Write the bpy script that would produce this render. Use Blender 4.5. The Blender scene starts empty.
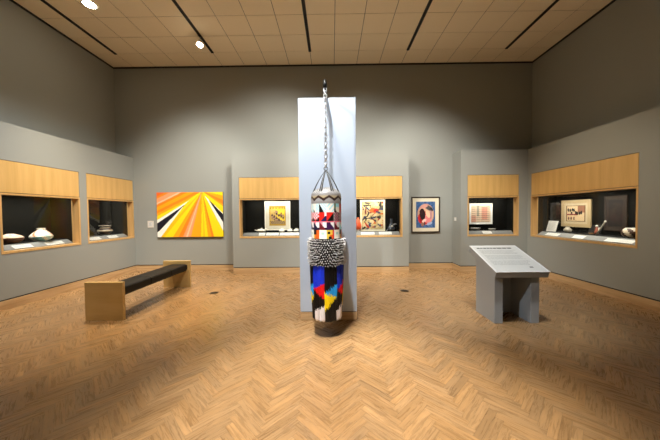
import bpy, math, random
from mathutils import Vector, Matrix
random.seed(7)
S = bpy.context.scene
COL = S.collection
PI = math.pi

# ------------------------------------------------------------------ room measures (metres)
CAM_Z = 1.568
CEIL = 5.616
D = 7.324          # back wall
XL, XLU = -5.483, -5.958
XR, XRU = 5.023, 5.472
DC, DR = 6.880, 6.846
TOP = 3.148
BB = 0.155
TX, TW = -0.5126, 0.61
ZT, ZM, ZB = 2.517, 1.963, 0.936
Y0 = -3.0
DECK = 0.980
PLAT = 1.065
CD = 0.43          # display case depth

# ------------------------------------------------------------------ materials
def s2l(c):
    return tuple(((v / 12.92) if v <= 0.04045 else ((v + 0.055) / 1.055) ** 2.4) for v in c)

def new_mat(name):
    m = bpy.data.materials.new(name); m.use_nodes = True
    nt = m.node_tree
    return m, nt, nt.nodes['Principled BSDF']

def plain(name, rgb, rough=0.6, metal=0.0, bump=0.0, scale=60, var=0.0, spec=None):
    m, nt, b = new_mat(name)
    b.inputs['Base Color'].default_value = (*rgb, 1)
    b.inputs['Roughness'].default_value = rough
    b.inputs['Metallic'].default_value = metal
    if spec is not None: b.inputs['Specular IOR Level'].default_value = spec
    if bump or var:
        tc = nt.nodes.new('ShaderNodeTexCoord')
        n = nt.nodes.new('ShaderNodeTexNoise'); n.inputs['Scale'].default_value = scale
        n.inputs['Detail'].default_value = 4
        nt.links.new(tc.outputs['Object'], n.inputs['Vector'])
        if bump:
            bp = nt.nodes.new('ShaderNodeBump'); bp.inputs['Strength'].default_value = bump
            bp.inputs['Distance'].default_value = 0.002
            nt.links.new(n.outputs['Fac'], bp.inputs['Height']); nt.links.new(bp.outputs['Normal'], b.inputs['Normal'])
        if var:
            r = nt.nodes.new('ShaderNodeMapRange')
            r.inputs['To Min'].default_value = 1 - var; r.inputs['To Max'].default_value = 1 + var
            mx = nt.nodes.new('ShaderNodeVectorMath'); mx.operation = 'SCALE'
            mx.inputs[0].default_value = rgb
            nt.links.new(n.outputs['Fac'], r.inputs['Value']); nt.links.new(r.outputs['Result'], mx.inputs['Scale'])
            nt.links.new(mx.outputs['Vector'], b.inputs['Base Color'])
    return m

def veneer(name, c1, c2, rough=0.35, stretch=(14, 14, 0.7)):
    m, nt, b = new_mat(name)
    tc = nt.nodes.new('ShaderNodeTexCoord'); mp = nt.nodes.new('ShaderNodeMapping')
    mp.inputs['Scale'].default_value = stretch
    n = nt.nodes.new('ShaderNodeTexNoise'); n.inputs['Scale'].default_value = 1.6; n.inputs['Detail'].default_value = 6
    n2 = nt.nodes.new('ShaderNodeTexNoise'); n2.inputs['Scale'].default_value = 9; n2.inputs['Detail'].default_value = 3
    mixf = nt.nodes.new('ShaderNodeMath'); mixf.operation = 'MULTIPLY_ADD'; mixf.inputs[1].default_value = 0.35
    r = nt.nodes.new('ShaderNodeValToRGB')
    r.color_ramp.elements[0].position = 0.45; r.color_ramp.elements[1].position = 0.85
    r.color_ramp.elements[0].color = (*c1, 1); r.color_ramp.elements[1].color = (*c2, 1)
    nt.links.new(tc.outputs['Object'], mp.inputs['Vector'])
    nt.links.new(mp.outputs['Vector'], n.inputs['Vector']); nt.links.new(mp.outputs['Vector'], n2.inputs['Vector'])
    nt.links.new(n2.outputs['Fac'], mixf.inputs[0]); nt.links.new(n.outputs['Fac'], mixf.inputs[2])
    nt.links.new(mixf.outputs[0], r.inputs['Fac']); nt.links.new(r.outputs['Color'], b.inputs['Base Color'])
    b.inputs['Roughness'].default_value = rough
    return m

def vcol(name, rough=0.6, sheen=0.0, metal=0.0):
    m, nt, b = new_mat(name)
    a = nt.nodes.new('ShaderNodeVertexColor'); a.layer_name = 'Col'
    nt.links.new(a.outputs['Color'], b.inputs['Base Color'])
    b.inputs['Roughness'].default_value = rough; b.inputs['Metallic'].default_value = metal
    return m

def emit(name, rgb, st):
    m, nt, b = new_mat(name)
    b.inputs['Base Color'].default_value = (0, 0, 0, 1)
    b.inputs['Emission Color'].default_value = (*rgb, 1); b.inputs['Emission Strength'].default_value = st
    return m

def glass_pane(name):
    m = bpy.data.materials.new(name); m.use_nodes = True; nt = m.node_tree
    nt.nodes.clear()
    o = nt.nodes.new('ShaderNodeOutputMaterial'); mx = nt.nodes.new('ShaderNodeMixShader')
    t = nt.nodes.new('ShaderNodeBsdfTransparent'); g = nt.nodes.new('ShaderNodeBsdfGlossy')
    g.inputs['Roughness'].default_value = 0.01
    t.inputs['Color'].default_value = (0.97, 0.98, 0.97, 1)
    f = nt.nodes.new('ShaderNodeFresnel'); f.inputs['IOR'].default_value = 1.19
    nt.links.new(f.outputs[0], mx.inputs[0]); nt.links.new(t.outputs[0], mx.inputs[1]); nt.links.new(g.outputs[0], mx.inputs[2])
    nt.links.new(mx.outputs[0], o.inputs['Surface'])
    return m

def floor_mat():
    m, nt, b = new_mat('oak_parquet')
    N = nt.nodes.new; L = nt.links.new
    a = N('ShaderNodeVertexColor'); a.layer_name = 'Col'
    uv = N('ShaderNodeUVMap'); uv.uv_map = 'UVMap'
    mp = N('ShaderNodeMapping'); mp.inputs['Scale'].default_value = (1.6, 16, 1)
    n = N('ShaderNodeTexNoise'); n.inputs['Scale'].default_value = 2.6; n.inputs['Detail'].default_value = 7; n.inputs['Roughness'].default_value = 0.65
    n.inputs['Distortion'].default_value = 0.6
    L(uv.outputs['UV'], mp.inputs['Vector']); L(mp.outputs['Vector'], n.inputs['Vector'])
    r = N('ShaderNodeMapRange'); r.inputs['From Min'].default_value = 0.3; r.inputs['From Max'].default_value = 0.7
    r.inputs['To Min'].default_value = 0.68; r.inputs['To Max'].default_value = 1.30
    L(n.outputs['Fac'], r.inputs['Value'])
    sc = N('ShaderNodeVectorMath'); sc.operation = 'SCALE'
    L(a.outputs['Color'], sc.inputs[0]); L(r.outputs['Result'], sc.inputs['Scale'])
    L(sc.outputs['Vector'], b.inputs['Base Color'])
    r2 = N('ShaderNodeMapRange'); r2.inputs['To Min'].default_value = 0.20; r2.inputs['To Max'].default_value = 0.36
    L(n.outputs['Fac'], r2.inputs['Value']); L(r2.outputs['Result'], b.inputs['Roughness'])
    bp = N('ShaderNodeBump'); bp.inputs['Strength'].default_value = 0.12; bp.inputs['Distance'].default_value = 0.001
    L(n.outputs['Fac'], bp.inputs['Height']); L(bp.outputs['Normal'], b.inputs['Normal'])
    b.inputs['Specular IOR Level'].default_value = 0.5
    return m

M = {}
M['wall'] = plain('grey_wall_paint', (0.305, 0.318, 0.292), 0.75, bump=0.25, scale=220, var=0.02)
M['tile'] = plain('ceiling_tile', (0.90, 0.78, 0.57), 0.9, bump=0.3, scale=150, var=0.04)
M['black'] = plain('matt_black', (0.006, 0.006, 0.006), 0.6)
M['gap'] = plain('dark_gap', (0.02, 0.015, 0.012), 0.8)
M['joint'] = plain('tile_joint', (0.10, 0.07, 0.045), 0.9)
M['base'] = veneer('oak_base', (0.42, 0.25, 0.11), (0.62, 0.42, 0.22), 0.35, (0.8, 0.8, 16))
M['veneer'] = veneer('maple_veneer', (0.60, 0.365, 0.115), (0.70, 0.45, 0.165), 0.35, (7, 7, .35))
M['frame'] = veneer('maple_frame', (0.56, 0.33, 0.12), (0.68, 0.43, 0.17), 0.35)
M['glass'] = glass_pane('clear_glass')
M['case_in'] = plain('black_case_lining', (0.006, 0.006, 0.005), 0.9, spec=0.1)
M['deck'] = plain('grey_deck_cloth', (0.27, 0.275, 0.27), 0.85, bump=0.2, scale=200)
M['plat'] = plain('black_platform_cloth', (0.012, 0.012, 0.012), 0.9, spec=0.1)
M['panel'] = plain('pale_blue_paint', (0.50, 0.57, 0.665), 0.6, bump=0.1, scale=120, var=0.015)
M['metal'] = plain('dark_steel', (0.03, 0.03, 0.03), 0.35, metal=0.8)
M['chrome'] = plain('bright_chain_steel', (0.80, 0.81, 0.82), 0.28, metal=0.7)
M['leather'] = plain('black_leather', (0.004, 0.004, 0.004), 0.55, bump=0.2, scale=90, spec=0.25)
M['slab'] = veneer('bench_oak', (0.58, 0.39, 0.14), (0.66, 0.46, 0.19), 0.4, (1.0, 8, 8))
M['lect'] = plain('grey_lectern_paint', (0.37, 0.40, 0.42), 0.5, bump=0.1, scale=140)
M['sign'] = plain('label_board', (0.60, 0.61, 0.58), 0.45)
M['signrim'] = plain('label_board_rim', (0.72, 0.73, 0.72), 0.4)
M['ink'] = plain('dark_ink', (0.04, 0.045, 0.045), 0.6)
M['inkgrey'] = plain('grey_ink', (0.30, 0.31, 0.30), 0.6)
M['paper'] = plain('white_card', (0.80, 0.80, 0.77), 0.6)
M['plate'] = plain('cream_plate', (0.72, 0.68, 0.60), 0.5)
M['mat'] = plain('cream_mat_board', (0.80, 0.74, 0.56), 0.7)
M['matw'] = plain('white_mat_board', (0.60, 0.57, 0.48), 0.7)
M['tanframe'] = plain('tan_frame', (0.52, 0.40, 0.22), 0.5)
M['tanmat'] = plain('tan_mat_board', (0.60, 0.50, 0.32), 0.7)
M['darkframe'] = plain('dark_wood_frame', (0.035, 0.024, 0.018), 0.4)
M['art'] = vcol('painted_artwork', 0.55)
M['bead'] = vcol('beadwork', 0.35)
M['strap'] = vcol('woven_strap', 0.9)
M['fibre'] = vcol('nylon_fringe', 0.45)
M['clay'] = vcol('painted_pottery', 0.4)
M['cream'] = plain('cream_ceramic', (0.78, 0.75, 0.68), 0.35)
M['brass'] = plain('aged_brass', (0.10, 0.065, 0.03), 0.35, metal=0.8)
M['lens'] = emit('lamp_lens', (1.0, 0.86, 0.66), 60)
M['lampwhite'] = plain('lamp_body_white', (0.62, 0.60, 0.56), 0.4)
M['floor'] = floor_mat()
M['redorange'] = plain('orange_red_lacquer', (0.75, 0.10, 0.03), 0.35)

# ------------------------------------------------------------------ mesh builder
class MB:
    def __init__(s): s.v = []; s.f = []; s.m = []; s.c = []; s.mats = []; s.sm = []
    def mi(s, mat):
        if mat not in s.mats: s.mats.append(mat)
        return s.mats.index(mat)
    def face(s, vs, mat, col=(1, 1, 1), smooth=False):
        b = len(s.v); s.v.extend([tuple(p) for p in vs]); s.f.append(tuple(range(b, b + len(vs))))
        s.m.append(s.mi(mat)); s.c.append(col); s.sm.append(smooth)
    def mesh(s, vs, fs, mat, col=(1, 1, 1), smooth=True, cols=None):
        b = len(s.v); s.v.extend([tuple(p) for p in vs])
        for i, f in enumerate(fs):
            s.f.append(tuple(b + k for k in f)); s.m.append(s.mi(mat)); s.c.append(cols[i] if cols else col); s.sm.append(smooth)
    def box(s, a, b, mat, col=(1, 1, 1)):
        x0, y0, z0 = [min(p, q) for p, q in zip(a, b)]; x1, y1, z1 = [max(p, q) for p, q in zip(a, b)]
        v = [(x0, y0, z0), (x1, y0, z0), (x1, y1, z0), (x0, y1, z0), (x0, y0, z1), (x1, y0, z1), (x1, y1, z1), (x0, y1, z1)]
        s.mesh(v, [(0, 3, 2, 1), (4, 5, 6, 7), (0, 1, 5, 4), (1, 2, 6, 5), (2, 3, 7, 6), (3, 0, 4, 7)], mat, col, False)
    def prism(s, poly, axis, a, b, mat, col=(1, 1, 1)):
        def P(p, t):
            if axis == 'x': return (t, p[0], p[1])
            if axis == 'y': return (p[0], t, p[1])
            return (p[0], p[1], t)
        n = len(poly); v = [P(p, a) for p in poly] + [P(p, b) for p in poly]
        f = [tuple(range(n))[::-1], tuple(range(n, 2 * n))] + [(i, (i + 1) % n, n + (i + 1) % n, n + i) for i in range(n)]
        s.mesh(v, f, mat, col, False)
    def tube(s, pts, r, mat, seg=8, col=(1, 1, 1), closed=False, rr=None):
        pts = [Vector(p) for p in pts]; n = len(pts); vs = []; fs = []
        up = None
        for i, p in enumerate(pts):
            a = pts[(i - 1) % n] if (i > 0 or closed) else p
            b = pts[(i + 1) % n] if (i < n - 1 or closed) else p
            t = (b - a).normalized()
            if up is None: up = Vector((0, 0, 1)) if abs(t.z) < .9 else Vector((1, 0, 0))
            x = t.cross(up).normalized(); y = x.cross(t).normalized(); up = y
            rad = rr[i] if rr else r
            for k in range(seg):
                an = 2 * PI * k / seg; vs.append(p + x * math.cos(an) * rad + y * math.sin(an) * rad)
        m = n if closed else n - 1
        for i in range(m):
            for k in range(seg):
                j = (i + 1) % n
                fs.append((i * seg + k, i * seg + (k + 1) % seg, j * seg + (k + 1) % seg, j * seg + k))
        if not closed:
            fs.append(tuple(range(seg))[::-1]); fs.append(tuple((n - 1) * seg + k for k in range(seg)))
        s.mesh(vs, fs, mat, col, True)
    def lathe(s, prof, mat, seg=32, c=(0, 0, 0), colf=None, cap=True, sy=1.0):
        vs = []; fs = []; cols = []
        for r, z in prof:
            for k in range(seg):
                a = 2 * PI * k / seg; vs.append((c[0] + r * math.cos(a), c[1] + r * sy * math.sin(a), c[2] + z))
        for i in range(len(prof) - 1):
            for k in range(seg):
                fs.append((i * seg + k, i * seg + (k + 1) % seg, (i + 1) * seg + (k + 1) % seg, (i + 1) * seg + k))
                if colf: cols.append(colf((k + .5) / seg, (i + .5) / (len(prof) - 1)))
        if cap:
            fs.append(tuple(range(seg))[::-1]); fs.append(tuple((len(prof) - 1) * seg + k for k in range(seg)))
            if colf: cols += [colf(0, 0), colf(0, 1)]
        s.mesh(vs, fs, mat, (1, 1, 1), True, cols if colf else None)
    def sphere(s, c, r, mat, seg=12, ring=8, sc=(1, 1, 1), col=(1, 1, 1)):
        vs = []; fs = []
        for i in range(ring + 1):
            t = PI * i / ring
            for k in range(seg):
                a = 2 * PI * k / seg
                vs.append((c[0] + r * sc[0] * math.sin(t) * math.cos(a), c[1] + r * sc[1] * math.sin(t) * math.sin(a), c[2] + r * sc[2] * math.cos(t)))
        for i in range(ring):
            for k in range(seg): fs.append((i * seg + k, (i + 1) * seg + k, (i + 1) * seg + (k + 1) % seg, i * seg + (k + 1) % seg))
        s.mesh(vs, fs, mat, col, True)
    def build(s, name, parent=None, bevel=0, label=None):
        me = bpy.data.meshes.new(name); me.from_pydata(s.v, [], s.f)
        for m in s.mats: me.materials.append(m)
        me.polygons.foreach_set('material_index', s.m); me.polygons.foreach_set('use_smooth', s.sm)
        at = me.color_attributes.new('Col', 'FLOAT_COLOR', 'CORNER')
        data = []
        for f, c in zip(s.f, s.c): data += [c[0], c[1], c[2], 1.0] * len(f)
        at.data.foreach_set('color', data)
        me.update()
        o = bpy.data.objects.new(name, me); COL.objects.link(o)
        if parent: o.parent = parent
        if bevel:
            b = o.modifiers.new('bevel', 'BEVEL'); b.width = bevel; b.segments = 2; b.limit_method = 'ANGLE'; b.angle_limit = 0.6
        if label: o['label'] = label
        return o

def tag(o, label, cat, group=None):
    o['label'] = label; o['category'] = cat
    if group: o['group'] = group
    return o
def thing(name, label, cat, loc, rz=0, group=None):
    o = bpy.data.objects.new(name, None); COL.objects.link(o); o.empty_display_size = .1
    o.location = loc; o.rotation_euler = (0, 0, rz)
    return tag(o, label, cat, group)
def struct(mb, name, bevel=0):
    o = mb.build(name, None, bevel); o['kind'] = 'structure'; return o

# ------------------------------------------------------------------ floor: herringbone parquet
def make_floor():
    Lp, w = 0.36, 0.06
    x0, x1, y0, y1 = XLU, XRU, Y0, D
    me_v = []; me_f = []; cols = []; uvs = []
    base = MB()
    ca = math.cos(PI / 4)
    def rot(x, y): return ((x - y) * ca, (x + y) * ca)
    g = 0.0006
    rnd = random.Random(3)
    def clip(poly):
        for ax, val, sg in ((0, x0, 1), (0, x1, -1), (1, y0, 1), (1, y1, -1)):
            out = []
            for i in range(len(poly)):
                a, b = poly[i], poly[(i + 1) % len(poly)]
                da, db = sg * (a[0][ax] - val), sg * (b[0][ax] - val)
                if da >= 0: out.append(a)
                if da * db < 0:
                    t = da / (da - db)
                    out.append(((a[0][0] + t * (b[0][0] - a[0][0]), a[0][1] + t * (b[0][1] - a[0][1])),
                                (a[1][0] + t * (b[1][0] - a[1][0]), a[1][1] + t * (b[1][1] - a[1][1]))))
            poly = out
            if len(poly) < 3: return None
        return poly
    mt = M['floor']
    nb = int(20 / w)
    for i in range(-30, 31):
        for j in range(-nb, nb):
            for kind in (0, 1):
                ox = j * w + i * 2 * Lp; oy = j * w
                if kind == 0: r = (ox, oy, ox + Lp, oy + w)
                else: r = (ox + Lp, oy + w - Lp, ox + Lp + w, oy + w)
                cx, cy = rot((r[0] + r[2]) / 2, (r[1] + r[3]) / 2)
                if cx < x0 - .4 or cx > x1 + .4 or cy < y0 - .4 or cy > y1 + .4: continue
                cs = [(r[0] + g, r[1] + g), (r[2] - g, r[1] + g), (r[2] - g, r[3] - g), (r[0] + g, r[3] - g)]
                ru, rv = rnd.random() * 50, rnd.random() * 50
                uvq = [(0, 0), (Lp, 0), (Lp, w), (0, w)] if kind == 0 else [(0, 0), (0, w), (Lp, w), (Lp, 0)]
                poly = clip([(rot(*c), (u[0] + ru, u[1] + rv)) for c, u in zip(cs, uvq)])
                if not poly: continue
                b0 = len(me_v)
                me_v += [(p[0][0], p[0][1], 0) for p in poly]
                me_f.append(tuple(range(b0, b0 + len(poly))))
                uvs += [p[1] for p in poly]
                k = rnd.gauss(1.0, 0.09); k = max(.78, min(1.22, k)); h = rnd.uniform(-.03, .03)
                c = (0.31 * k * (1 + h), 0.181 * k, 0.080 * k * (1 - 2 * h), 1)
                cols += [c] * len(poly)
    nf = len(me_f)
    # sub-floor just below the planks closes the joints
    b0 = len(me_v)
    me_v += [(x0, y0, -.012), (x1, y0, -.012), (x1, y1, -.012), (x0, y1, -.012), (x0, y0, -.002), (x1, y0, -.002), (x1, y1, -.002), (x0, y1, -.002)]
    for f in ((0, 3, 2, 1), (4, 5, 6, 7), (0, 1, 5, 4), (1, 2, 6, 5), (2, 3, 7, 6), (3, 0, 4, 7)):
        me_f.append(tuple(b0 + k for k in f)); uvs += [(0, 0)] * 4; cols += [(.05, .03, .015, 1)] * 4
    me = bpy.data.meshes.new('floor'); me.from_pydata(me_v, [], me_f)
    me.materials.append(mt)
    at = me.color_attributes.new('Col', 'FLOAT_COLOR', 'CORNER')
    at.data.foreach_set('color', [v for c in cols for v in c])
    ul = me.uv_layers.new(name='UVMap'); ul.data.foreach_set('uv', [v for u in uvs for v in u])
    me.update()
    o = bpy.data.objects.new('floor', me); COL.objects.link(o); o['kind'] = 'structure'
make_floor()

# ------------------------------------------------------------------ ceiling: tiles with open joints, slots for the tracks
mb = MB()
g = .0055
tracks = [TX + 4 * TW * k for k in range(-2, 3)]
xs = [XLU] + [TX + TW * k for k in range(-9, 10) if XLU + .03 < TX + TW * k < XRU - .03] + [XRU]
ys = [D - TW * k for k in range(0, 17)] + [Y0]
for i in range(len(xs) - 1):
    for j in range(len(ys) - 1):
        a, b = xs[i] + g, xs[i + 1] - g; c, d = ys[j + 1] + g, ys[j] - g
        if a - g == XLU: a = XLU + .02
        if b + g == XRU: b = XRU - .02
        if ys[j] == D: d = D - .02
        if j > 0:
            for t in tracks:
                if abs(a - g - t) < 1e-6: a = t + .035
                if abs(b + g - t) < 1e-6: b = t - .035
        mb.box((a, c, CEIL), (b, d, CEIL + .012), M['tile'])
mb.box((XLU, Y0, CEIL + .006), (XRU, D, CEIL + .05), M['joint'])
struct(mb, 'ceiling')

for k, t in enumerate(tracks):
    lab = ['black lighting track in the ceiling nearest the left wall',
           'black lighting track in the ceiling that carries the glowing spotlight',
           'black lighting track running down the middle of the ceiling above the hanging chain',
           'black lighting track in the ceiling just right of the middle one',
           'black lighting track in the ceiling nearest the right wall'][k]
    th = thing('lighting_track', lab, 'lighting track', (t, 6.71, CEIL), 0, 'lighting tracks in the ceiling')
    q = MB(); yl = Y0 + .1 - 6.71
    q.box((-.03, yl, -.012), (-.022, 0, .011), M['black']); q.box((.022, yl, -.012), (.03, 0, .011), M['black'])
    q.box((-.022, yl, .0), (.022, 0, .011), M['black'])
    q.build('rail', th)
    q = MB(); q.box((-.031, -.0, -.013), (.031, .012, .011), M['black']); q.build('end_cap', th)

# ------------------------------------------------------------------ walls
mb = MB(); mb.box((XLU - .12, Y0, TOP - .06), (XLU, D, CEIL), M['wall']); struct(mb, 'wall_left')
mb = MB(); mb.box((XRU, Y0, TOP - .06), (XRU + .12, D, CEIL), M['wall']); struct(mb, 'wall_right')
mb = MB(); mb.box((XLU - .12, Y0 - .12, 0), (XRU + .12, Y0, CEIL), M['wall']); struct(mb, 'wall_front')
# back wall, left of, above and right of the built-out centre wall
mb = MB()
CXL, CXR = -2.592, 1.990
for a, b in ((XLU, CXL + .05), (CXR - .05, XRU)):
    mb.box((a, D, BB + .022), (b, D + .12, CEIL), M['wall'])
mb.box((CXL + .05, D, TOP - .06), (CXR - .05, D + .12, CEIL), M['wall'])
mb.box((XL, D + .02, 0), (CXL + .05, D + .12, BB + .022), M['gap'])
mb.box((CXR - .05, D + .02, 0), (3.32, D + .12, BB + .022), M['gap'])
struct(mb, 'wall_back')

SK = .16
def low_wall(name, loc, rz, u0, u1, holes, depth, ret=()):
    """local x runs along the wall, local y into the wall, z up"""
    m = MB(); z1 = BB + .022
    m.box((u0, 0, z1), (u1, SK, ZB), M['wall'])
    m.box((u0, 0, ZT), (u1, SK, TOP), M['wall'])
    e = [u0]
    for a, b in holes: e += [a, b]
    e.append(u1)
    for i in range(0, len(e), 2):
        if e[i + 1] - e[i] > .001: m.box((e[i], 0, ZB), (e[i + 1], SK, ZT), M['wall'])
    m.box((u0, SK, TOP - .05), (u1, depth, TOP), M['wall'])
    m.box((u0, .012, 0), (u1, .03, z1), M['gap'])
    for s_, z0 in ret:                                        # closed end of a built-out wall
        a, b = (u0, u0 + .06) if s_ < 0 else (u1 - .06, u1)
        m.box((a, SK, z1), (b, depth, TOP - .05), M['wall'])
        m.box((a + (.012 if s_ < 0 else 0), SK, 0), (b - (0 if s_ < 0 else .012), depth, z1), M['gap'])
    o = struct(m, name); o.location = loc; o.rotation_euler = (0, 0, rz)
    return o
A0, A1, B0, B1 = 4.33, 5.730, 5.897, 7.285
low_wall('wall_left_lower', (XL, 0, 0), PI / 2, Y0, D, [(A0, A1), (B0, B1)], XL - XLU)
low_wall('wall_right_lower', (XR, 0, 0), -PI / 2, -DR, -Y0, [(-6.732, -4.386)], XRU - XR)
low_wall('wall_centre_lower', (0, DC, 0), 0, CXL, CXR, [(-2.414, 1.827)], D - DC, ((-1, 0), (1, 0)))
low_wall('wall_right_front', (0, DR, 0), 0, 3.314, XR, [(3.488, 4.801)], D - DR, ((-1, 0),))

# baseboards
def bboard(name, a, b):
    m = MB(); m.box(a, b, M['base']); struct(m, name, .002)
bboard('baseboard_left', (XL - .012, Y0, 0), (XL + .004, D - .004, BB))
bboard('baseboard_right', (XR - .004, Y0, 0), (XR + .012, DR - .004, BB))
bboard('baseboard_back_left', (XL + .004, D - .004, 0), (CXL, D + .02, BB))
bboard('baseboard_back_right', (CXR, D - .004, 0), (3.31, D + .02, BB))
bboard('baseboard_centre', (CXL - .004, DC - .004, 0), (CXR + .004, DC + .012, BB))
m = MB(); m.box((3.310, DR - .004, 0), (XR - .004, DR + .012, BB), M['base']); m.box((3.310, DR + .012, 0), (3.326, D - .004, BB), M['base']); struct(m, 'baseboard_front')

# black shadow trim between walls and ceiling
m = MB()
m.box((XLU, Y0, CEIL - .035), (XLU + .022, D, CEIL), M['black']); struct(m, 'trim_1')
m = MB(); m.box((XRU - .022, Y0, CEIL - .035), (XRU, D, CEIL), M['black']); struct(m, 'trim_2')
m = MB(); m.box((XLU + .022, D - .022, CEIL - .035), (XRU - .022, D, CEIL), M['black']); struct(m, 'trim_3')

# ------------------------------------------------------------------ built-in display cases
def display_case(label, loc, rz, wd, light=6.0, CD=CD):
    t = thing('display_case', label, 'display case', loc, rz, 'display cases built into the walls')
    g = .008
    q = MB(); q.box((g, .002, ZM + .010), (wd - g, .03, ZT - g), M['veneer']); q.build('wood_panel', t, .0015)
    q = MB(); q.box((0, .03, ZM), (wd, .045, ZT), M['gap']); q.box((0, .045, ZM), (wd, SK, ZM + .02), M['gap']); q.build('panel_backing', t)
    q = MB(); fw = .03
    q.box((0, -.004, ZB), (fw, SK, ZM), M['frame']); q.box((wd - fw, -.004, ZB), (wd, SK, ZM), M['frame'])
    q.box((fw, -.004, ZM - .030), (wd - fw, SK, ZM), M['frame']); q.box((fw, -.006, ZB), (wd - fw, SK, DECK - .006), M['frame'])
    fr_ = q.build('frame', t)
    q = MB(); q.box((fw, .135, DECK - .006), (wd - fw, .141, ZM - .030), M['glass']); q.build('glass', fr_)
    q = MB(); th = .01
    a, b = fw - th, wd - fw + th; z0, z1 = DECK - .03, 2.05
    q.box((a, SK, z0), (a + th, CD, z1), M['case_in']); q.box((b - th, SK, z0), (b, CD, z1), M['case_in'])
    q.box((a, CD, z0), (b, CD + th, z1), M['case_in']); q.box((a, SK, z1), (b, CD + th, z1 + th), M['case_in'])
    q.build('lining', t)
    rl = .24 if CD < .5 else .27
    q = MB(); q.prism([(.141, DECK - .02), (rl, DECK - .02), (rl, PLAT - .003), (.141, DECK)], 'x', fw, wd - fw, M['deck']); q.build('sloping_rail', t)
    q = MB(); q.box((fw, rl, DECK - .02), (wd - fw, CD, PLAT), M['plat']); q.build('platform', t)
    # the lamp strip inside the case, above its opening
    q = MB(); q.box((.12, .17, 2.02), (wd - .12, .21, 2.045), M['black']); q.build('lamp_strip', t)
    ld = bpy.data.lights.new('case_lamp', 'AREA'); ld.shape = 'RECTANGLE'; ld.size = wd - .3; ld.size_y = .03
    ld.energy = light; ld.color = (1.0, .93, .82); ld.spread = 2.4
    lo = bpy.data.objects.new('case_lamp', ld); COL.objects.link(lo); lo.parent = t
    lo.location = (wd / 2, .19, 2.015); lo.rotation_euler = (math.radians(14), 0, 0)
    return t
display_case('wood-trimmed display case at the left edge, with a wide bowl and a white jar', (XL, A0, 0), PI / 2, A1 - A0, 11, .62)
display_case('wood-trimmed display case in the left wall nearest the orange painting', (XL, B0, 0), PI / 2, B1 - B0, 8, .62)
display_case('long wood-trimmed display case in the back wall behind the tall pale panel', (-2.414, DC, 0), 0, 4.241, 25)
display_case('square wood-trimmed display case facing front beyond the reading stand', (3.488, DR, 0), 0, 1.313, 6)
display_case('long wood-trimmed display case in the right wall', (XR, 6.732, 0), -PI / 2, 2.346, 13, .62)

# ------------------------------------------------------------------ artworks
def grid_art(w, h, nx, ny, func, y=0.0):
    """upright grid facing -y, centred on x, z from 0..h, coloured by the artwork's own pattern"""
    q = MB(); vs = []; fs = []; cs = []
    for j in range(ny + 1):
        for i in range(nx + 1): vs.append((-w / 2 + w * i / nx, y, h * j / ny))
    for j in range(ny):
        for i in range(nx):
            a = j * (nx + 1) + i; fs.append((a, a + 1, a + nx + 2, a + nx + 1)); cs.append(s2l(func((i + .5) / nx, (j + .5) / ny)))
    q.mesh(vs, fs, M['art'], (1, 1, 1), False, cs)
    return q

# abstract painting of rays
YEL, ORA, DOR, RED, PNK, LPK, BLK, WHT, GLD = (1, .87, .05), (1, .66, .05), (.98, .53, .08), (.97, .42, .16), (.97, .62, .42), (1, .76, .6), (.04, .05, .12), (.97, .97, .93), (.96, .76, .06)
def perim(x, y):
    """where the ray from the apex through (x,y) meets the canvas edge (zoomed canvas px)"""
    ax, ay = 388, 44
    dx, dy = x - ax, y - ay
    ts = []
    if dx < 0: ts.append(((50 - ax) / dx, 'l'))
    if dx > 0: ts.append(((540 - ax) / dx, 'r'))
    if dy > 0: ts.append(((375 - ay) / dy, 'b'))
    t, sd = min(ts)
    px, py = ax + dx * t, ay + dy * t
    return sd, px, py, 1 / t
def rays(u, v):
    x, y = 50 + 490 * u, 375 - 323 * v
    sd, px, py, fr = perim(x, y)
    def pick(val, tab):
        for lim, c in tab:
            if val < lim: return c
        return tab[-1][1]
    def tri(*P_):
        sg = []
        for k in range(len(P_)):
            (x0, y0), (x1, y1) = P_[k], P_[(k + 1) % len(P_)]
            sg.append((x1 - x0) * (y - y0) - (y1 - y0) * (x - x0))
        return all(v_ >= 0 for v_ in sg) or all(v_ <= 0 for v_ in sg)
    if tri((50, 275), (50, 343), (262, 140)) or tri((432, 102), (540, 213), (540, 272)): return BLK
    if tri((50, 252), (300, 106), (50, 300)) or tri((262, 136), (50, 335), (50, 375), (76, 375)) or tri((410, 82), (540, 205), (540, 335)): return WHT
    # second family: long pink/orange streaks of the upper left
    if sd == 'l':
        if py < 250:
            s_ = y + .47 * (x - 50)
            return pick(s_, ((82, RED), (98, DOR), (128, PNK), (140, LPK), (160, DOR), (185, ORA), (205, DOR), (222, ORA), (262, YEL), (999, ORA if fr < .35 else YEL)))
        return YEL
    if sd == 'b':
        return pick(px, ((100, GLD), (165, YEL), (205, ORA), (240, DOR), (262, PNK), (276, LPK), (298, PNK), (340, ORA), (374, ORA), (392, YEL), (404, GLD), (426, YEL), (452, ORA), (470, DOR), (500, YEL), (541, YEL)))
    if py > 206: return YEL
    return pick(py, ((78, YEL), (110, ORA), (140, DOR), (155, ORA), (206, YEL)))
PW, PH = 1.825, 1.23
t = thing('painting', 'orange and yellow canvas of radiating stripes on the back wall', 'painting', (-3.912, D - .0552, .953))
q = grid_art(PW, PH, 168, 112, rays, 0.0); q.build('painted_canvas', t)
q = MB(); q.box((-PW / 2, .0005, 0), (PW / 2, .04, PH), M['darkframe']); q.box((-.6, .04, .3), (.6, .055, .9), M['darkframe']); q.build('stretcher', t)

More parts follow.
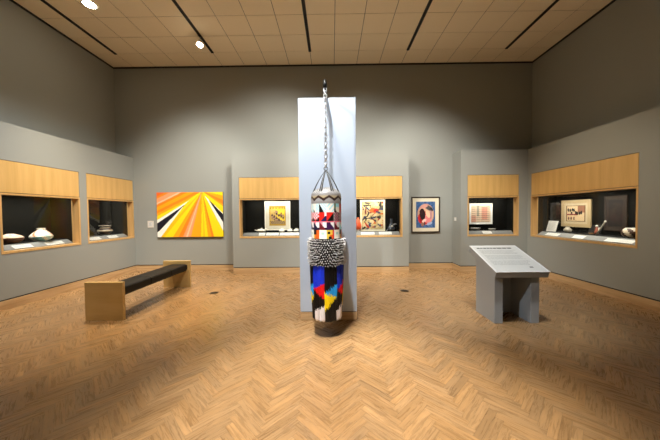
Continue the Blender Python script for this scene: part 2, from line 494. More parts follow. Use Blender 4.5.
def framed(name, label, cat, loc, rz, w, h, fw, mw, art, nx, ny, framemat, matmat, tilt=0, th=.03, group=None, glazed=False):
    """mounted picture: frame of width fw, mat of width mw, art in the middle; back at local y=0"""
    t = thing(name, label, cat, loc, rz, group); t.rotation_euler = (tilt, 0, rz)
    q = MB()
    q.box((-w / 2, -th, 0), (-w / 2 + fw, 0, h), framemat); q.box((w / 2 - fw, -th, 0), (w / 2, 0, h), framemat)
    q.box((-w / 2 + fw, -th, 0), (w / 2 - fw, 0, fw), framemat); q.box((-w / 2 + fw, -th, h - fw), (w / 2 - fw, 0, h), framemat)
    q.build('frame', t, .001)
    q = MB(); q.box((-w / 2 + fw, -th + .010, fw), (w / 2 - fw, -.002, h - fw), matmat); mb_ = q.build('mat_board', t)
    aw, ah = w - 2 * fw - 2 * mw, h - 2 * fw - 2 * mw
    q = grid_art(aw, ah, nx, ny, art, 0); q.v = [(x, -th + .0085, z + fw + mw) for x, y_, z in q.v]
    q.build('print', mb_)
    return t

rn = random.Random(11)
def blobs(bg, lst):
    def f(u, v):
        c = bg(u, v) if callable(bg) else bg
        for (cx, cy, rx, ry, an, col) in lst:
            dx, dy = u - cx, v - cy; ca, sa = math.cos(an), math.sin(an)
            a, b = (dx * ca + dy * sa) / rx, (-dx * sa + dy * ca) / ry
            if a * a + b * b < 1: c = col
        return c
    return f
def mottled(c1, c2, s=7.0):
    def f(u, v):
        k = .5 + .5 * math.sin(s * u * 3 + 2.1 * math.sin(s * v * 2)) * math.cos(s * v * 2.3 + 1.7 * math.sin(s * u))
        return tuple(a * (1 - k) + b * k for a, b in zip(c1, c2))
    return f
# colour print of a round red and cream form on blue
L = [(.50, .52, .44, .40, 0, (.80, .62, .50)), (.50, .50, .38, .35, 0, (.88, .70, .58)),
     (.42, .38, .33, .26, .1, (.80, .16, .16)), (.62, .36, .20, .17, .3, (.90, .52, .52)), (.30, .33, .10, .14, 0, (.62, .08, .10)),
     (.33, .52, .15, .22, .2, (.14, .06, .07)), (.27, .60, .10, .10, 0, (.22, .10, .10)),
     (.66, .76, .24, .085, -.35, (.32, .32, .33)), (.80, .70, .10, .06, -.3, (.20, .22, .25)), (.42, .82, .20, .07, .2, (.86, .62, .56)),
     (.42, .27, .12, .06, .4, (.97, .80, .76)), (.62, .52, .09, .16, .6, (.93, .80, .66)), (.78, .50, .05, .18, 0, (.72, .52, .56)),
     (.33, .13, .08, .08, 0, (.60, .42, .34)), (.70, .16, .16, .05, .2, (.62, .68, .80)), (.44, .16, .03, .08, 0, (.3, .2, .2))]
framed('framed_print', 'framed print of a round red and cream form on blue, hanging on the back wall', 'framed picture', (2.574, D - .002, 1.012), 0, .778, .978, .03, .10,
       blobs(mottled((.17, .32, .52), (.32, .46, .66), 9), L), 46, 60, M['darkframe'], M['mat'])

# ------- pictures inside the cases
def group_scene(u, v):
    ye = (.93, .80, .22); dk = (.20, .13, .12)
    if v > .90: return dk if math.sin(u * 60) > -.3 else ye
    if v < .22: return (.28, .18, .16) if math.sin(u * 50 + v * 40) > -.2 else (.70, .60, .42)
    for cx, w_, h_ in ((.12, .07, .62), (.27, .08, .70), (.44, .10, .78), (.60, .14, .58), (.76, .08, .74), (.90, .07, .60)):
        if abs(u - cx) < w_ * (.55 + .45 * math.sin(v * 14 + cx * 9)) and v < h_: return (.30, .21, .20) if int(v * 13 + cx * 7) % 3 else (.66, .52, .44)
    return (.78, .66, .36) if u < .45 else ye
t = framed('framed_print', 'cream-matted print with a gold border in the back display case, left of the tall panel', 'framed picture', (-1.502, DC + CD, 1.114), 0, .702, .794, .02, .105,
           lambda u, v: (.66, .52, .14) if min(u, 1 - u, v, 1 - v) < .07 else group_scene((u - .07) / .86, (v - .07) / .86), 44, 52, M['cream'], M['matw'])
rc = random.Random(5)
pal = [(.74, .66, .46), (.86, .78, .56), (.62, .16, .12), (.13, .12, .12), (.78, .42, .16), (.18, .22, .38), (.42, .34, .24), (.88, .80, .62), (.30, .28, .24), (.76, .68, .48)]
LB = [(rc.random(), rc.random(), rc.uniform(.03, .15), rc.uniform(.015, .07), rc.uniform(-1, 1), rc.choice(pal)) for _ in range(120)]
LB += [(.25, .13, .13, .04, -.7, (.72, .13, .09)), (.62, .68, .09, .05, .4, (.76, .08, .10)), (.55, .42, .14, .03, .25, (.14, .18, .34)), (.30, .40, .28, .015, .1, (.12, .12, .12)), (.24, .86, .20, .02, 0, (.12, .12, .12)), (.18, .65, .04, .12, 0, (.45, .12, .12))]
framed('collage_poster', 'multicoloured collage poster in the back display case, right of the tall panel', 'poster', (1.116, DC + CD, PLAT + .001), 0, .682, .858, .012, .035,
       blobs(mottled((.74, .66, .44), (.86, .78, .58), 5), LB), 52, 66, M['mat'], M['mat'])
def ledger(u, v):
    c = (.86, .76, .66)
    if .30 < u < .42 and v > .35: c = (.62, .60, .54)
    if .55 < u < .85 and .15 < v < .9: c = (.84, .60, .52)
    if u < .25 and v < .4: c = (.82, .62, .54)
    if int(v * 24) % 3 == 0 and int(u * 30) % 7: c = tuple(k * .82 for k in c)
    if abs(u - .5) < .01: c = (.6, .4, .36)
    return c
framed('framed_print', 'white-bordered pink and tan print in the square case behind the reading stand', 'framed picture', (4.058, DR + CD, 1.230), 0, .628, .566, .012, .04, ledger, 44, 40, M['paper'], M['paper'])
def figures(u, v):
    c = (.86, .76, .60)
    if u > .62 and v > .55: c = (.60, .42, .32)
    for cx, cy in ((.12, .72), (.22, .70), (.34, .74), (.42, .70), (.52, .55), (.60, .50), (.70, .52), (.80, .55), (.30, .52)):
        if (u - cx) ** 2 / .0022 + (v - cy) ** 2 / .012 < 1: c = (.10, .10, .10)
    if .05 < u < .62 and .38 < v < .48: c = (.62, .16, .14) if int(u * 18) % 2 else (.25, .1, .1)
    for cx in (.14, .27, .42):
        if (u - cx) ** 2 / .002 + (v - .18) ** 2 / .010 < 1: c = (.36, .22, .20)
    return c
t = framed('framed_print', 'tan-framed print of small dark figures in the right wall case', 'framed picture', (XR + .62, 6.16, 1.195), -PI / 2, .74, .625, .075, .055,
           lambda u, v: (.40, .27, .14) if min(u, 1 - u, v, 1 - v) < .04 else figures(u, v), 44, 36, M['tanframe'], M['tanmat'])
def dim(u, v): return (.13, .11, .09) if int(v * 9) % 2 and .1 < u < .9 else (.10, .085, .07)
framed('framed_print', 'dim dark-framed sheet hanging at the nearer end inside the right wall case', 'framed picture', (XR + .62, 5.30, 1.16), -PI / 2, .42, .70, .03, .05, dim, 12, 18, M['darkframe'], M['darkframe'])

# ------- vessels and small things in the cases
def mix(a, b, k): return tuple(x * (1 - k) + y * k for x, y in zip(a, b))
def pot(name, label, cat, loc, prof, colf, seg=36, parts=None):
    t = thing(name, label, cat, loc)
    q = MB(); q.lathe(prof, M['clay'], seg, colf=colf, cap=True); q.build('body', t)
    return t
def smooth_prof(pts, n=6):
    out = []
    for i in range(len(pts) - 1):
        p0 = pts[max(i - 1, 0)]; p1 = pts[i]; p2 = pts[i + 1]; p3 = pts[min(i + 2, len(pts) - 1)]
        for k in range(n):
            t = k / n
            out.append(tuple(.5 * ((2 * b) + (-a + c) * t + (2 * a - 5 * b + 4 * c - d) * t * t + (-a + 3 * b - 3 * c + d) * t ** 3) for a, b, c, d in zip(p0, p1, p2, p3)))
    out.append(pts[-1]); return out
def rim(t, r, z, mat, tr=.006):
    q = MB(); q.tube([(r * math.cos(a), r * math.sin(a), z) for a in [2 * PI * k / 24 for k in range(24)]], tr, mat, 6, closed=True); q.build('rim', t)
def colA(u, v):
    return s2l((.42, .27, .18)) if v < .42 else s2l((.93, .80, .70)) if v < .6 else s2l((.96, .88, .80)) if int(u * 14) % 2 else s2l((.90, .72, .62))
t = pot('bowl', 'wide brown and cream pottery bowl at the left end of the left case', 'bowl', (-5.92, 4.82, PLAT),
        smooth_prof([(.07, 0), (.13, .03), (.168, .085), (.155, .125), (.10, .155), (.05, .175), (.045, .165)]), colA); rim(t, .047, .173, M['cream'])
def colB(u, v):
    k = math.sin(u * 2 * PI * 3 + v * 7)
    if v > .8: return s2l((.60, .42, .25))
    if k < -.1 and v < .3: return s2l((.50, .72, .76))
    if k > .82: return s2l((.72, .86, .88))
    if k < -.9: return s2l((.85, .55, .38))
    return s2l((.95, .93, .88))
t = pot('jar', 'white, turquoise and orange painted pottery jar with narrow neck in the left case', 'jar', (-5.845, 5.27, PLAT),
        smooth_prof([(.07, 0), (.13, .03), (.172, .085), (.15, .135), (.085, .20), (.055, .235), (.062, .255), (.05, .252)]), colB); rim(t, .06, .254, M['cream'])
def colC(u, v):
    return s2l((.20, .13, .10)) if int(v * 8) % 2 else s2l((.86, .80, .70))
t = pot('striped_jar', 'dark and cream banded pottery jar in the case nearest the orange painting', 'jar', (-5.90, 6.83, PLAT),
        smooth_prof([(.07, 0), (.11, .03), (.155, .09), (.15, .13), (.11, .17), (.10, .20), (.13, .235), (.09, .24), (.05, .26)]), colC); rim(t, .05, .258, M['darkframe'])

# bird-shaped dish
t = thing('effigy_dish', 'low white bird-shaped dish at the left of the back display case', 'dish', (-1.935, 7.215, PLAT))
q = MB(); q.sphere((0, 0, .045), .10, M['cream'], 20, 12, (1.35, .7, .45)); q.build('body', t)
q = MB(); q.tube([(.10, 0, .06), (.14, 0, .075), (.17, 0, .062), (.195, 0, .05)], .02, M['cream'], 8, rr=[.03, .024, .02, .006]); q.build('head', t)
q = MB(); q.prism([(-.10, .05), (-.17, .075), (-.18, .06), (-.11, .03)], 'y', -.03, .03, M['cream']); q.build('tail', t)
q = MB(); q.tube([(-.02, 0, .08), (0, 0, .115), (.03, 0, .11)], .012, M['cream'], 8); q.build('crest', t)
for k, (x, lab) in enumerate(((-1.375, 'small rounded white vessel in the back case, leftmost of the row of three'), (-1.155, 'small rounded white vessel in the back case, middle of the row of three'), (-.985, 'small rounded white vessel in the back case, nearest the tall panel'))):
    t = thing('small_vessel', lab, 'vessel', (x, 7.215, PLAT), 0, 'small white vessels in a row in the back case')
    q = MB(); q.lathe(smooth_prof([(.03, 0), (.068, .018), (.074, .045), (.045, .075), (.022, .085), (.028, .10), (.018, .098)]), M['cream'], 24); q.build('body', t)
    q = MB(); q.tube([(.03, 0, .095), (.055, 0, .098), (.066, 0, .07)], .006, M['cream'], 6); q.build('handle', t)
# red lacquer vase
t = thing('vase', 'orange-red tapering vase on a white foot beside the collage poster', 'vase', (.705, 7.205, PLAT))
q = MB(); q.lathe(smooth_prof([(.075, .06), (.095, .12), (.085, .20), (.055, .29), (.028, .36), (.034, .38), (.024, .378)]), M['redorange'], 28); q.build('body', t)
q = MB(); q.lathe([(.06, 0), (.062, .01), (.045, .03), (.05, .061)], M['cream'], 24); q.build('foot', t)
# dark pitcher with its pale highlight built in as a cream bead
t = thing('pitcher', 'dark glossy pitcher with a pale highlight shaped as a bead in the back case, right of the poster', 'pitcher', (1.61, 7.205, PLAT))
q = MB(); q.lathe(smooth_prof([(.05, 0), (.095, .04), (.10, .09), (.06, .16), (.035, .24), (.042, .33), (.03, .33)]), plain('slate_glaze', (.045, .055, .07), .18), 24); q.build('body', t)
q = MB(); q.sphere((0, -.085, .14), .026, M['cream'], 12, 8, (1, .6, 1)); q.build('highlight', t)
q = MB(); q.tube([(.05, -.03, .17), (.09, -.05, .20), (.125, -.06, .19)], .012, plain('pewter', (.35, .36, .38), .3, metal=.6), 8, rr=[.018, .013, .010]); q.build('spout', t)
q = MB(); q.tube([(-.09, -.02, .06), (-.125, -.03, .03), (-.15, -.03, .005)], .01, bpy.data.materials['pewter'], 8); q.build('handle', t)
# square case: two low dishes
for x, s_, lab in ((3.86, 1.15, 'low grey oval dish under the pink print in the square case'), (4.32, .75, 'smaller low grey dish in the square case, right of the pink print')):
    t = thing('oval_dish', lab, 'dish', (x, 7.18, PLAT))
    gm = bpy.data.materials.get('grey_stone') or plain('grey_stone', (.20, .21, .20), .5)
    q = MB(); q.lathe([(r * s_, z * s_) for r, z in smooth_prof([(.05, 0), (.10, .02), (.13, .055), (.12, .055), (.09, .03), (.03, .02)])], gm, 28, sy=.6); q.build('bowl', t)
    q = MB(); q.tube([(.128 * s_ * math.cos(a), .077 * s_ * math.sin(a), .056 * s_) for a in [2 * PI * k / 28 for k in range(28)]], .004, M['cream'], 6, closed=True); q.build('rim', t)
# right wall case
t = thing('text_card', 'white text card leaning on an easel at the left of the right wall case', 'card', (5.36, 6.53, PLAT), -PI / 2)
q = MB()
q.prism([(-.0, 0.004), (.07, .262), (.075, .261), (.005, .003)], 'x', -.14, .14, M['paper']); q.build('card', t)
q = MB()
for k in range(9):
    z = .235 - k * .024; y = z * .271
    q.box((-.105, y - .0035, z), (.10 - (k % 3) * .02, y - .001, z + .005), M['inkgrey'])
q.build('printed_lines', t)
q = MB(); q.prism([(.02, .0), (.10, 0), (.07, .22)], 'x', -.004, .004, M['black']); q.box((-.08, -.02, 0), (.08, .02, .006), M['black']); q.build('easel', t)
t = thing('small_jar', 'small pale stone jar next to the white card in the right wall case', 'jar', (5.50, 6.22, PLAT))
q = MB(); q.lathe(smooth_prof([(.04, 0), (.07, .03), (.075, .07), (.05, .10), (.035, .13), (.04, .15), (.03, .148)]), plain('pale_stone', (.42, .38, .30), .5), 24); q.build('body', t)
q = MB(); q.lathe([(.09, 0), (.09, .008)], M['black'], 20, (0, 0, -.0)); q.build('stand', t)
# boxed figurine
t = thing('figurine_box', 'open black box holding a small red and white figure in the right wall case', 'figurine', (5.50, 5.66, PLAT), -PI / 2)
q = MB(); q.box((-.17, 0, 0), (.17, .10, .012), M['black']); q.prism([(.09, .012), (.10, .012), (.17, .26), (.16, .262)], 'x', -.17, .10, M['black']); q.build('box', t)
q = MB(); q.tube([(.07, .04, .012), (.07, .045, .07), (.07, .05, .13), (.07, .05, .16)], .02, plain('red_cloth', (.35, .10, .06), .6), 10, rr=[.035, .03, .022, .012]); q.build('figure_body', t)
q = MB(); q.sphere((.07, .05, .18), .024, M['cream'], 12, 8); q.build('figure_head', t)
q = MB(); q.box((.115, .03, .10), (.165, .04, .15), M['paper']); q.tube([(.14, .035, .012), (.14, .035, .10)], .004, M['metal'], 6); q.build('tag_on_pin', t)
q = MB(); q.box((-.02, -.03, .012), (.035, .02, .035), plain('brown_bead', (.28, .16, .08), .5)); q.build('base_block', t)
# leaning club
t = thing('carved_club', 'slender pale-edged club leaning on its stand in the right wall case', 'club', (5.38, 5.36, PLAT), -PI / 2)
q = MB(); q.tube([(-.07, 0, .01), (-.03, .02, .10), (.02, .035, .20), (.055, .045, .27)], .012, plain('silvered_wood', (.34, .31, .25), .4), 8, rr=[.012, .014, .012, .010]); q.build('shaft', t)
q = MB(); q.sphere((.062, .047, .285), .02, M['cream'], 12, 8); q.build('knob', t)
q = MB(); q.box((-.09, -.03, 0), (.0, .09, .01), M['black']); q.tube([(-.03, .06, .01), (-.03, .045, .12)], .004, M['black'], 6); q.build('stand', t)
# basket
def colD(u, v):
    return s2l((.88, .83, .74)) if math.sin(u * 2 * PI * 5 + v * 9) > -.1 else s2l((.30, .20, .15))
t = thing('basket', 'round white and brown patterned basket at the right end of the right wall case', 'basket', (5.46, 4.86, PLAT))
q = MB(); q.lathe(smooth_prof([(.06, 0), (.11, .03), (.135, .09), (.115, .15), (.08, .175), (.07, .165)]), M['clay'], 36, colf=colD, cap=True); q.build('body', t)
rim(t, .08, .174, M['cream'], .007)

def card(label, loc, rz, w, d):
    t = tag(None, label, 'label') if False else None
    ty = .099 if rz == 0 else .129; sl_ = .082 / ty; dy = d / math.hypot(1, sl_)
    n_ = (-sl_ / math.hypot(1, sl_) * .003, .003 / math.hypot(1, sl_))
    q = MB(); q.prism([(0, 0), (dy, dy * sl_), (dy + n_[0], dy * sl_ + n_[1]), (n_[0], n_[1])], 'x', -w / 2, w / 2, M['paper'])
    for k in range(2):
        y = dy * (.35 + .3 * k)
        q.prism([(y + n_[0], y * sl_ + n_[1]), (y + .003 + n_[0], (y + .003) * sl_ + n_[1]), (y + .003 + n_[0] * 1.3, (y + .003) * sl_ + n_[1] * 1.3), (y + n_[0] * 1.3, y * sl_ + n_[1] * 1.3)], 'x', -w * .38, w * .30, M['inkgrey'])
    o = q.build('label_card'); o.location = loc; o.rotation_euler = (0, 0, rz)
    tag(o, label, 'label', 'small white text labels on the case decks')
for lab, loc, rz, w in (
    ('white text label in front of the wide brown bowl', (XL - .150, 4.80, DECK + .007), PI / 2, .30),
    ('white text label in front of the turquoise and white jar', (XL - .150, 5.36, DECK + .007), PI / 2, .34),
    ('white text label left of the banded jar in the left wall case', (XL - .150, 6.28, DECK + .007), PI / 2, .30),
    ('white text label in front of the banded jar, nearest the back wall', (XL - .150, 6.80, DECK + .007), PI / 2, .30),
    ('white text label below the bird-shaped dish', (-1.88, DC + .150, DECK + .009), 0, .16),
    ('white text label below the gold-bordered print', (-1.60, DC + .150, DECK + .009), 0, .32),
    ('white text label below the row of small white vessels', (-1.14, DC + .150, DECK + .009), 0, .50),
    ('white text label below the collage poster', (.95, DC + .150, DECK + .009), 0, .36),
    ('white text label below the dark pitcher', (1.42, DC + .150, DECK + .009), 0, .34),
    ('white text label in the square case behind the reading stand', (4.10, DR + .150, DECK + .009), 0, .24),
    ('white text label under the leaning white card', (XR + .150, 6.30, DECK + .007), -PI / 2, .36),
    ('white text label in front of the boxed figurine', (XR + .150, 5.63, DECK + .007), -PI / 2, .26),
    ('large white text label in front of the patterned basket', (XR + .150, 4.84, DECK + .007), -PI / 2, .48)):
    card(lab, loc, rz, w, .10)

# wall plates
q = MB(); q.box((-.08, -.012, 0), (.08, 0, .185), M['plate']); q.box((-.055, -.0135, .03), (.055, -.012, .15), M['signrim'])
for k in range(5): q.box((-.045, -.0145, .05 + k * .02), (.04 - (k % 2) * .02, -.0135, .056 + k * .02), M['inkgrey'])
o = q.build('wall_label', None, .001); o.location = (-5.043, D, 1.217); tag(o, 'square cream text label on the wall left of the orange painting', 'label')
q = MB(); q.box((-.012, -.05, 0), (0, .05, .095), M['plate']); q.box((-.0135, -.035, .02), (-.012, .035, .075), M['signrim'])
o = q.build('wall_label', None, .001); o.location = (3.314, 7.13, 1.33); tag(o, 'tiny cream plate on the side return left of the square case', 'label')

# ------------------------------------------------------------------ tall pale panel with bracket
PX0, PX1, PY = -.474, .352, 3.836
t = thing('partition_panel', 'tall narrow pale blue freestanding panel behind the hanging sculpture', 'panel', ((PX0 + PX1) / 2, PY, 0))
hw = (PX1 - PX0) / 2
q = MB(); q.box((-hw, 0, .132), (hw, .20, 3.222), M['panel']); q.build('panel_body', t, .003)
q = MB(); q.box((-hw + .01, .01, .10), (hw - .01, .19, .132), M['gap']); q.build('shadow_gap', t)
q = MB(); q.box((-hw, -.002, 0), (hw, .202, .122), M['base']); q.build('wooden_base', t, .002)
ax = -.014
q = MB(); q.box((ax - .05, .02, 3.222), (ax + .05, .17, 3.234), M['metal']); q.build('mounting_plate', t, .002)
q = MB()
q.tube([(ax, .15, 3.255), (ax, -.10, 3.262), (ax, -.36, 3.270), (ax, -.405, 3.258), (ax, -.42, 3.225), (ax, -.42, 3.165)], .024, M['metal'], 10); q.build('bracket_arm', t)

# ------------------------------------------------------------------ hanging sculpture
SX, SY = -.073, 3.416
t = thing('hanging_sculpture', 'beaded patchwork punching bag sculpture with coloured fringe hanging from a steel chain', 'sculpture', (SX, SY, 0.165))
Z = lambda z: z - .165
# chain
q = MB()
ztop, zbot = 3.165, 2.155; n = 24; st = (ztop - zbot) / n
for k in range(n):
    zc = Z(ztop - (k + .5) * st); hl = st * .70; hw_ = .020
    pts = []
    for a in range(16):
        an = 2 * PI * a / 16; c_, s_ = math.cos(an), math.sin(an)
        x = hw_ * c_; z = (hl - hw_) * (1 if s_ > 0 else -1) * (1 if abs(s_) > .05 else 0) + hw_ * s_
        pts.append((x, 0, zc + z) if k % 2 == 0 else (x * .35 + 0, x * .94, zc + z))
    q.tube(pts, .0068, M['chrome'], 6, closed=True)
q.build('chain', t, label='bright steel chain')
q = MB(); q.tube([(.024 * math.cos(a), 0, Z(2.14) + .024 * math.sin(a)) for a in [2 * PI * k / 16 for k in range(16)]], .006, M['metal'], 6, closed=True); q.build('ring', t)
# straps
zr = Z(2.125)
ends = [-160, -112, -62, -18, 60, 120]
for k, dg in enumerate(ends):
    a = math.radians(dg); ex, ey, ez = .175 * math.cos(a), .175 * math.sin(a), Z(1.835)
    tx_, ty_ = -math.sin(a), math.cos(a)
    q = MB()
    for (o0, o1, cc) in ((-.020, -.004, (.008, .008, .008)), (-.004, .004, (.45, .45, .44)), (.004, .020, (.008, .008, .008))):
        v = []
        for s_ in (0, 1):
            for i in range(5):
                f = i / 4; wsc = .35 + .65 * f
                off = (o0 if s_ == 0 else o1) * wsc
                bul = .012 * math.sin(PI * f)
                v.append(((.008 + f * (.175 - .008) + bul) * math.cos(a) + off * tx_, (.008 + f * (.175 - .008) + bul) * math.sin(a) + off * ty_, zr + f * (ez - zr)))
        inn = [(x * .98 - .004 * math.cos(a), y * .98 - .004 * math.sin(a), z - .002) for x, y, z in v]
        fs = [(i, i + 1, 5 + i + 1, 5 + i) for i in range(4)] + [(10 + 5 + i, 10 + 5 + i + 1, 10 + i + 1, 10 + i) for i in range(4)]
        fs += [(i + 1, i, 10 + i, 10 + i + 1) for i in range(4)] + [(5 + i, 5 + i + 1, 15 + i + 1, 15 + i) for i in range(4)]
        q.mesh(v + inn, fs, M['strap'], cc, False)
    q.build('strap', t)
# beaded dome
rb = .190
def cold(u, v):
    k = (int(u * 90) + int(v * 22)) % 3
    return s2l((.54, .53, .52)) if k else s2l((.74, .73, .72))
q = MB(); prof = [(rb * 1.0, 0), (rb * .985, .012), (rb * .93, .035), (rb * .80, .062), (rb * .60, .083), (rb * .36, .096), (rb * .12, .101), (.012, .102)]
q.lathe([(r, z + Z(1.80)) for r, z in smooth_prof(prof, 3)], M['bead'], 90, colf=cold); q.build('beaded_cap', t, label='silvery beaded dome')
# zigzag band + grey band
def grid_cyl(r0, r1, z0, z1, nu, nv, f, mat, bulge=0.0, jitter=0.0):
    q = MB(); vs = []; fs = []; cs = []
    for j in range(nv + 1):
        for i in range(nu):
            a = 2 * PI * i / nu; w_ = j / nv; r = r0 + (r1 - r0) * w_ + bulge * math.sin(PI * w_) + (jitter * (((i * 7 + j * 13) % 5) / 5 - .4))
            vs.append((r * math.sin(a), -r * math.cos(a), z0 + (z1 - z0) * w_))   # a=0 faces the viewer's side of the room (-y)
    for j in range(nv):
        for i in range(nu):
            fs.append((j * nu + i, j * nu + (i + 1) % nu, (j + 1) * nu + (i + 1) % nu, (j + 1) * nu + i))
            cs.append(s2l(f(((i + .5) / nu + .5) % 1 * 360 - 180, (j + .5) / nv)))
    q.mesh(vs, fs, mat, (1, 1, 1), True, cs); return q
def zig(th, v):                      # v 0 bottom, 1 top
    ph = ((th + 8) / 40) % 1; tri = abs(2 * ph - 1)       # 0..1
    zc = .22 + .50 * (1 - tri)
    if abs(v - zc) < .19: return (.22, .13, .10)
    if v > zc: return (.72, .66, .52) if v < .8 else (.62, .60, .58)
    return (.70, .70, .70)
grid_cyl(.193, .191, Z(1.715), Z(1.80), 180, 22, zig, M['bead'], .003).build('zigzag_band', t, label='beaded band with brown zigzag')
def greyband(th, v): return (.72, .71, .70) if int(th * .5 + v * 6) % 2 else (.55, .54, .53)
grid_cyl(.190, .193, Z(1.688), Z(1.715), 180, 4, greyband, M['bead']).build('grey_band', t)
# patchwork
CR, SKY, NV, BK, RD, OR_, WH, MG, YE = (.99, .98, .92), (.66, .92, .96), (.13, .12, .32), (.05, .05, .05), (.90, .16, .10), (.90, .40, .12), (.96, .96, .95), (.62, .12, .18), (.92, .78, .30)
GRN = (.42, .50, .36)
def quilt(th, v):
    row = 3 - min(3, int(v * 4)); fv = (v * 4) % 1           # row 0 = top, fv 0..1 upwards
    bw = 360 / 13
    kk = (th + 26) / bw; k = int(math.floor(kk)); fu = kk - k; k %= 13
    k = {11: -2, 12: -1}.get(k, k % 5 if k < 5 else (k % 4))
    if fu < .035 or fv < .03: return (.80, .78, .76)
    if row == 0:
        if k == 3: return RD if fu < .55 else GRN
        if k == 2: return BK if fu + fv < .55 else GRN if fu < .35 else (SKY if fv > .6 else CR)
        if k == 0: return BK if fv < 1.05 - 1.5 * fu else (SKY if int((fu + fv) * 6) % 2 else WH)
        if k == 1: return WH if fu + fv < .7 else CR if int((fu - fv) * 5 + 9) % 3 else SKY
        return BK if fu + fv < .38 else (SKY if fu > .45 and int((fu - fv * .6) * 8 + 9) % 2 else CR)
    if row == 1:
        if k == 0: return (NV if fu + (1 - fv) > 1.25 and fv < .6 else WH if fu > .72 else RD)
        if k == 1: return BK if fv < fu - .05 else RD
        if k in (2, 3): return (BK if int((fu + fv) * 6) % 2 else (.92, .62, .66)) if fu < .85 else BK
        return (BK if fu > .5 and fv < .35 else RD if int(fv * 6) % 2 == 0 else (.96, .82, .84)) if int(fu * 4) % 2 else ((.93, .60, .64) if int(fv * 6) % 2 else BK if fv < .3 else WH)
    if row == 2:
        if fv > .86: return (.93, .45, .52)
        base = {-2: NV, -1: (.08, .07, .22), 0: (.45, .07, .12), 1: (.24, .08, .28), 2: (.40, .06, .12), 3: SKY}.get(k, MG)
        if fv < 1.02 - 1.1 * fu + (.3 if k == 1 else 0): return base
        if fv < .28 and fu > .62: return (.10, .08, .18)
        return WH if fu > .45 else (.93, .60, .66)
    if k in (-1, 3):
        if fv > .45 and fu < .55: return BK
        return OR_ if fu > .3 else YE
    if k == 1:
        if (.5 < fv < .8 and .15 < fu < .5) or (fv < .25 and .3 < fu < .7): return BK
        return RD if fu > .78 else (OR_ if fv < .45 and fu > .4 else YE)
    if k == 4: return NV
    if .3 < fu < .7 and .45 < fv < .75: return (.74, .88, .82)
    return CR
grid_cyl(.194, .194, Z(1.255), Z(1.688), 196, 60, quilt, M['bead']).build('patchwork_body', t, label='patchwork of red, black and white beaded squares')
# studs: a wide band bristling with tin cones
q = MB()
q.lathe([(.05, Z(.915)), (.205, Z(.915)), (.218, Z(.95)), (.222, Z(1.19)), (.205, Z(1.235)), (.05, Z(1.26))], plain('dark_felt', (.02, .018, .018), .8), 48)
rs = random.Random(9)
tin = plain('tin_cones', (.50, .49, .48), .35, metal=.3)
rows = 12
for j in range(rows):
    zr0 = Z(.93 + (1.235 - .93) * j / (rows - 1))
    for i in range(46):
        a = 2 * PI * (i + .5 * (j % 2)) / 46 + rs.uniform(-.02, .02); z = zr0 + rs.uniform(-.007, .007)
        r0 = .214 if 0 < j < rows - 1 else .204; ln = rs.uniform(.024, .046); dz = rs.uniform(-.012, .010) + (.012 if j == rows - 1 else 0)
        d_ = Vector((math.cos(a), math.sin(a), dz * 20)); d_.normalize()
        p0 = Vector((r0 * math.cos(a), r0 * math.sin(a), z)); p1 = p0 + d_ * ln
        u_ = Vector((-math.sin(a), math.cos(a), 0)); w_ = Vector((0, 0, 1))
        v = []; K = 6
        for pp, rr_ in ((p0, .0085), (p1, .0055)):
            for m_ in range(K):
                an = 2 * PI * m_ / K; v.append(pp + u_ * math.cos(an) * rr_ + w_ * math.sin(an) * rr_ * .95)
        q.mesh(v, [(m_, (m_ + 1) % K, K + (m_ + 1) % K, K + m_) for m_ in range(K)] + [tuple(range(K, 2 * K))], tin, (1, 1, 1), False)
o = q.build('studded_band', t, label='wide band bristling with tin cones')
# fringe
BLU, CYN, REDF, YLF, WHF, BKF = (.10, .22, .85), (.12, .62, .90), (.93, .08, .10), (.98, .86, .05), (.93, .90, .90), (.02, .02, .025)
def fringe_col(th, tt, dj):          # tt 0 top .. 1 bottom ; pattern repeats every 90 degrees
    p = (th + 53) % 90
    tt = tt + dj
    if p < 45:
        f = p / 45
        for lim, c in ((.44 - .14 * f, BLU), (.44 + .15 * f, REDF), (.84 - .14 * f, BKF), (9, WHF)):
            if tt < lim: return c
    f = (p - 45) / 45
    for lim, c in ((.475 - .155 * f, BKF), (.475 + .095 * f, CYN), (.81 - .24 * f, YLF), (9, BKF)):
        if tt < lim: return c
q = MB()
zt_, zb_ = Z(.925), Z(.228)
q.lathe([(.05, zb_ + .12), (.165, zb_ + .12), (.185, (zt_ + zb_) / 2), (.194, zt_), (.05, zt_)], M['black'], 40)
rf = random.Random(21)
